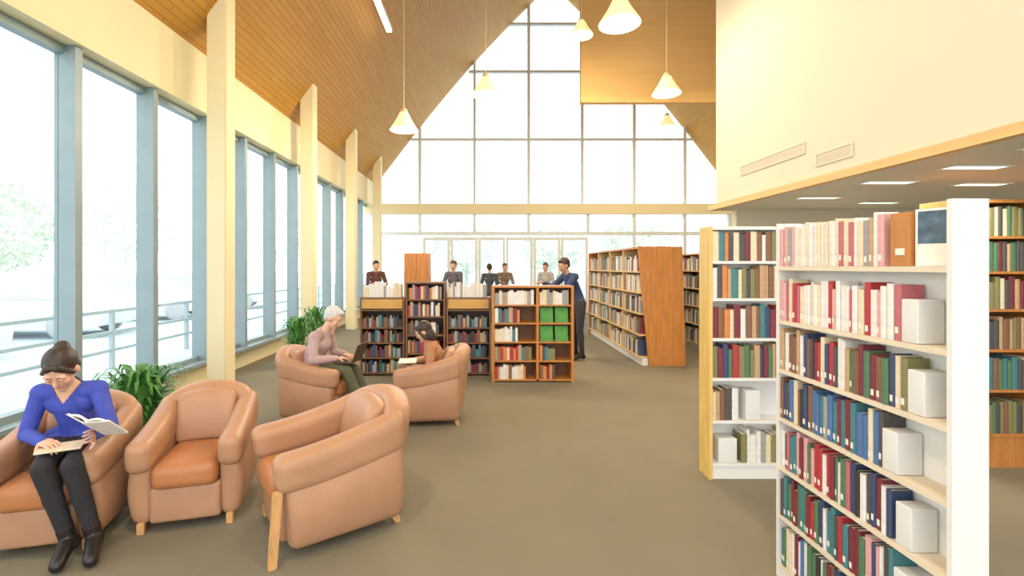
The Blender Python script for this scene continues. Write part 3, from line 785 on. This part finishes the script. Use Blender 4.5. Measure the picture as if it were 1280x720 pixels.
pendant('pendant lamp hanging in front of the centre of far window', .03, 8.6, 4.67, .5, 220)
pendant('largest pendant lamp at the top edge, nearest to the camera', 1.63, 5.77, 4.51, .5, 140)
pendant('high pendant lamp just left of the tan bulkhead', 1.66, 8.2, 5.54, .40, 140)
pendant('pendant lamp on a long cord before the tan bulkhead', 3.26, 8.57, 4.68, .5, 200)
pendant('small far pendant lamp below the tan bulkhead', 4.96, 13, 5.36, .5, 200)
pendant('added unseen fill lamp, pendant shaped, overhead in front of the armchairs', -1.2, 1.6, 4.8, .5, 190)  # added out of view to give fill light over the armchairs
pendant('added unseen fill lamp, pendant shaped, overhead beside the white bookcase', 1.0, 1.2, 4.8, .5, 160)  # second added lamp out of view, fill light for the bookcase side
t = thing('linear_light', 'long slim white ceiling light hung under the wood ceiling', 'lamp', (-1.95, 7.2, 6.42))
obj('housing', bx(-.06, .06, 0, 2.7, .03, .10), M['white'], t); obj('diffuser', bx(-.05, .05, .02, 2.68, 0, .03), M['tube'], t)
b = bmesh.new()
for y in (.4, 2.3): box(b, -.006, .006, y-.006, y+.006, .10, zc(-1.95)-6.42)
obj('hanger', b, M['cordm'], t)
dl = ((3.62, 5.2, 'farthest flat light panel, at the narrow end of the grey soffit'), (3.58, 4.25, 'flat light panel in soffit above the books of white bookcase'), (3.68, 3.6, 'flat light panel in soffit left of the wooden bookcase'),
      (3.62, 3.0, 'flat light panel in soffit nearest the right edge'), (4.5, 4.35, 'flat light panel deep in soffit above the wooden bookcase'), (4.6, 5.6, 'flat light panel deepest in the soffit, close to back wall'))
for i, (x, y, lab) in enumerate(dl):
    t = thing('light_panel', lab, 'lamp', (x, y, 2.35), 0, 'soffit light panels')
    b = bmesh.new(); box(b, -.22, .22, -.07, -.055, -.012, -.001); box(b, -.22, .22, .055, .07, -.012, -.001); box(b, -.22, -.205, -.055, .055, -.012, -.001); box(b, .205, .22, -.055, .055, -.012, -.001)
    obj('trim_frame', b, M['soffit'], t)
    obj('lens', bx(-.204, .204, -.054, .054, -.010, -.002), M['lens'], t)
    light('panel_light', 'SPOT', (x, y, 2.32), 45, (1, .88, .68), .05, spot_size=R(165), spot_blend=.5)

# ------------------------------------------------------------------ outside
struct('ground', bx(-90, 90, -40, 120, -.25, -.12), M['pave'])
def car(label, loc, rot, c):
    t = thing('car', label, 'car', loc, rot, 'parked cars outside')
    m = mat('glare_car_paint', rgb(*c), .3, .02, 3)  # body colours near white, outdoor glare painted into them
    body = [(-2.1, .3), (2.1, .3), (2.15, .6), (2.0, .82), (1.1, .92), (-1.5, .95), (-2.1, .85)]
    obj('body', prism(body, 'y', -.85, .85), m, t)
    cab = [(-1.6, .95), (-1.25, 1.4), (.3, 1.42), (1.05, .93)]
    obj('cabin_glass', prism(cab, 'y', -.72, .72), M['glassglare'], t)
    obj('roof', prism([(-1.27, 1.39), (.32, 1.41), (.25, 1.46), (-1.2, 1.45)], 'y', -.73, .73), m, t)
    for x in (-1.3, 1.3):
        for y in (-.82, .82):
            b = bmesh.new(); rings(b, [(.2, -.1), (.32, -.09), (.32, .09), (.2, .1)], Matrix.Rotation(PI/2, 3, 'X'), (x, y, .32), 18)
            obj('wheel', b, M['glare_tyre'], t, True)
for i, (x, y, c, lab) in enumerate(((-11, 8.2, (230, 232, 234), 'car whitened by painted glare, parked outside the first left window'), (-11.3, 12.0, (216, 222, 228), 'blue grey car paled by painted glare, parked outside beyond the first window fin'), (-11.2, 15.8, (226, 220, 218), 'rose car paled by painted glare, parked outside, third along the windows'), (-11.1, 19.6, (224, 226, 228), 'silver car whitened by painted glare, parked outside, farthest along the windows'))):
    car(lab, (x, y, -.12), R(6*i), c)
t = thing('railing', 'pale metal railing outside the left windows', 'railing', (-6.2, 0, -.12))
for k in range(12): obj('post', bx(-.03, .03, k*2-.03, k*2+.03, 0, 1.0), M['rail'], t)
for z in (.3, .6, .95): obj('rail', bx(-.02, .02, 0, 22, z, z+.05), M['rail'], t)
def tree(label, loc, h, r, seed):
    rnd = random.Random(seed)
    t = thing('tree', label, 'tree', loc, 0, 'trees outside the windows')
    b = bmesh.new(); capsule(b, (0, 0, 0), .16, (0, 0, h*.7), .07)
    for k in range(5):
        a = k*1.26; capsule(b, (0, 0, h*(.35+.06*k)), .06, (math.cos(a)*r*.6, math.sin(a)*r*.6, h*(.55+.07*k)), .02, 8, 2)
    obj('trunk', b, M['trunk'], t, True)
    b = bmesh.new()
    for k in range(1500):
        u = Vector((rnd.gauss(0, 1), rnd.gauss(0, 1), rnd.gauss(0, 1))).normalized()*rnd.uniform(.45, 1)**.5
        c = Vector((u.x*r, u.y*r, h*.66+u.z*h*.34)); q = Euler((rnd.uniform(0, 6), rnd.uniform(0, 6), rnd.uniform(0, 6))).to_matrix(); s = rnd.uniform(.12, .26)
        b.faces.new([b.verts.new(c+q@Vector(p)*s) for p in ((-.5, 0, 0), (0, -.35, 0), (.6, 0, .1), (0, .35, 0))])
    obj('foliage', b, M['leafglare'], t)
for i, (x, y, h, r, lab) in enumerate(((-16, 15.5, 4.6, 1.8, 'green tree paled by painted glare outside the first left window'), (-18, 24, 6, 2.4, 'green tree paled by painted glare outside beyond the parked cars'), (-15, 34, 6, 2.6, 'tree paled by painted glare outside past the second column'),
                                       (-1, 27, 4.2, 2.0, 'tree outside the entrance, left of the doors'), (4, 29, 4.4, 2.2, 'tree outside the entrance, behind the doors'), (8.5, 27, 4.4, 2.0, 'tree outside the far window, right of the doors'))):
    tree(lab, (x, y, -.12), h, r, i)
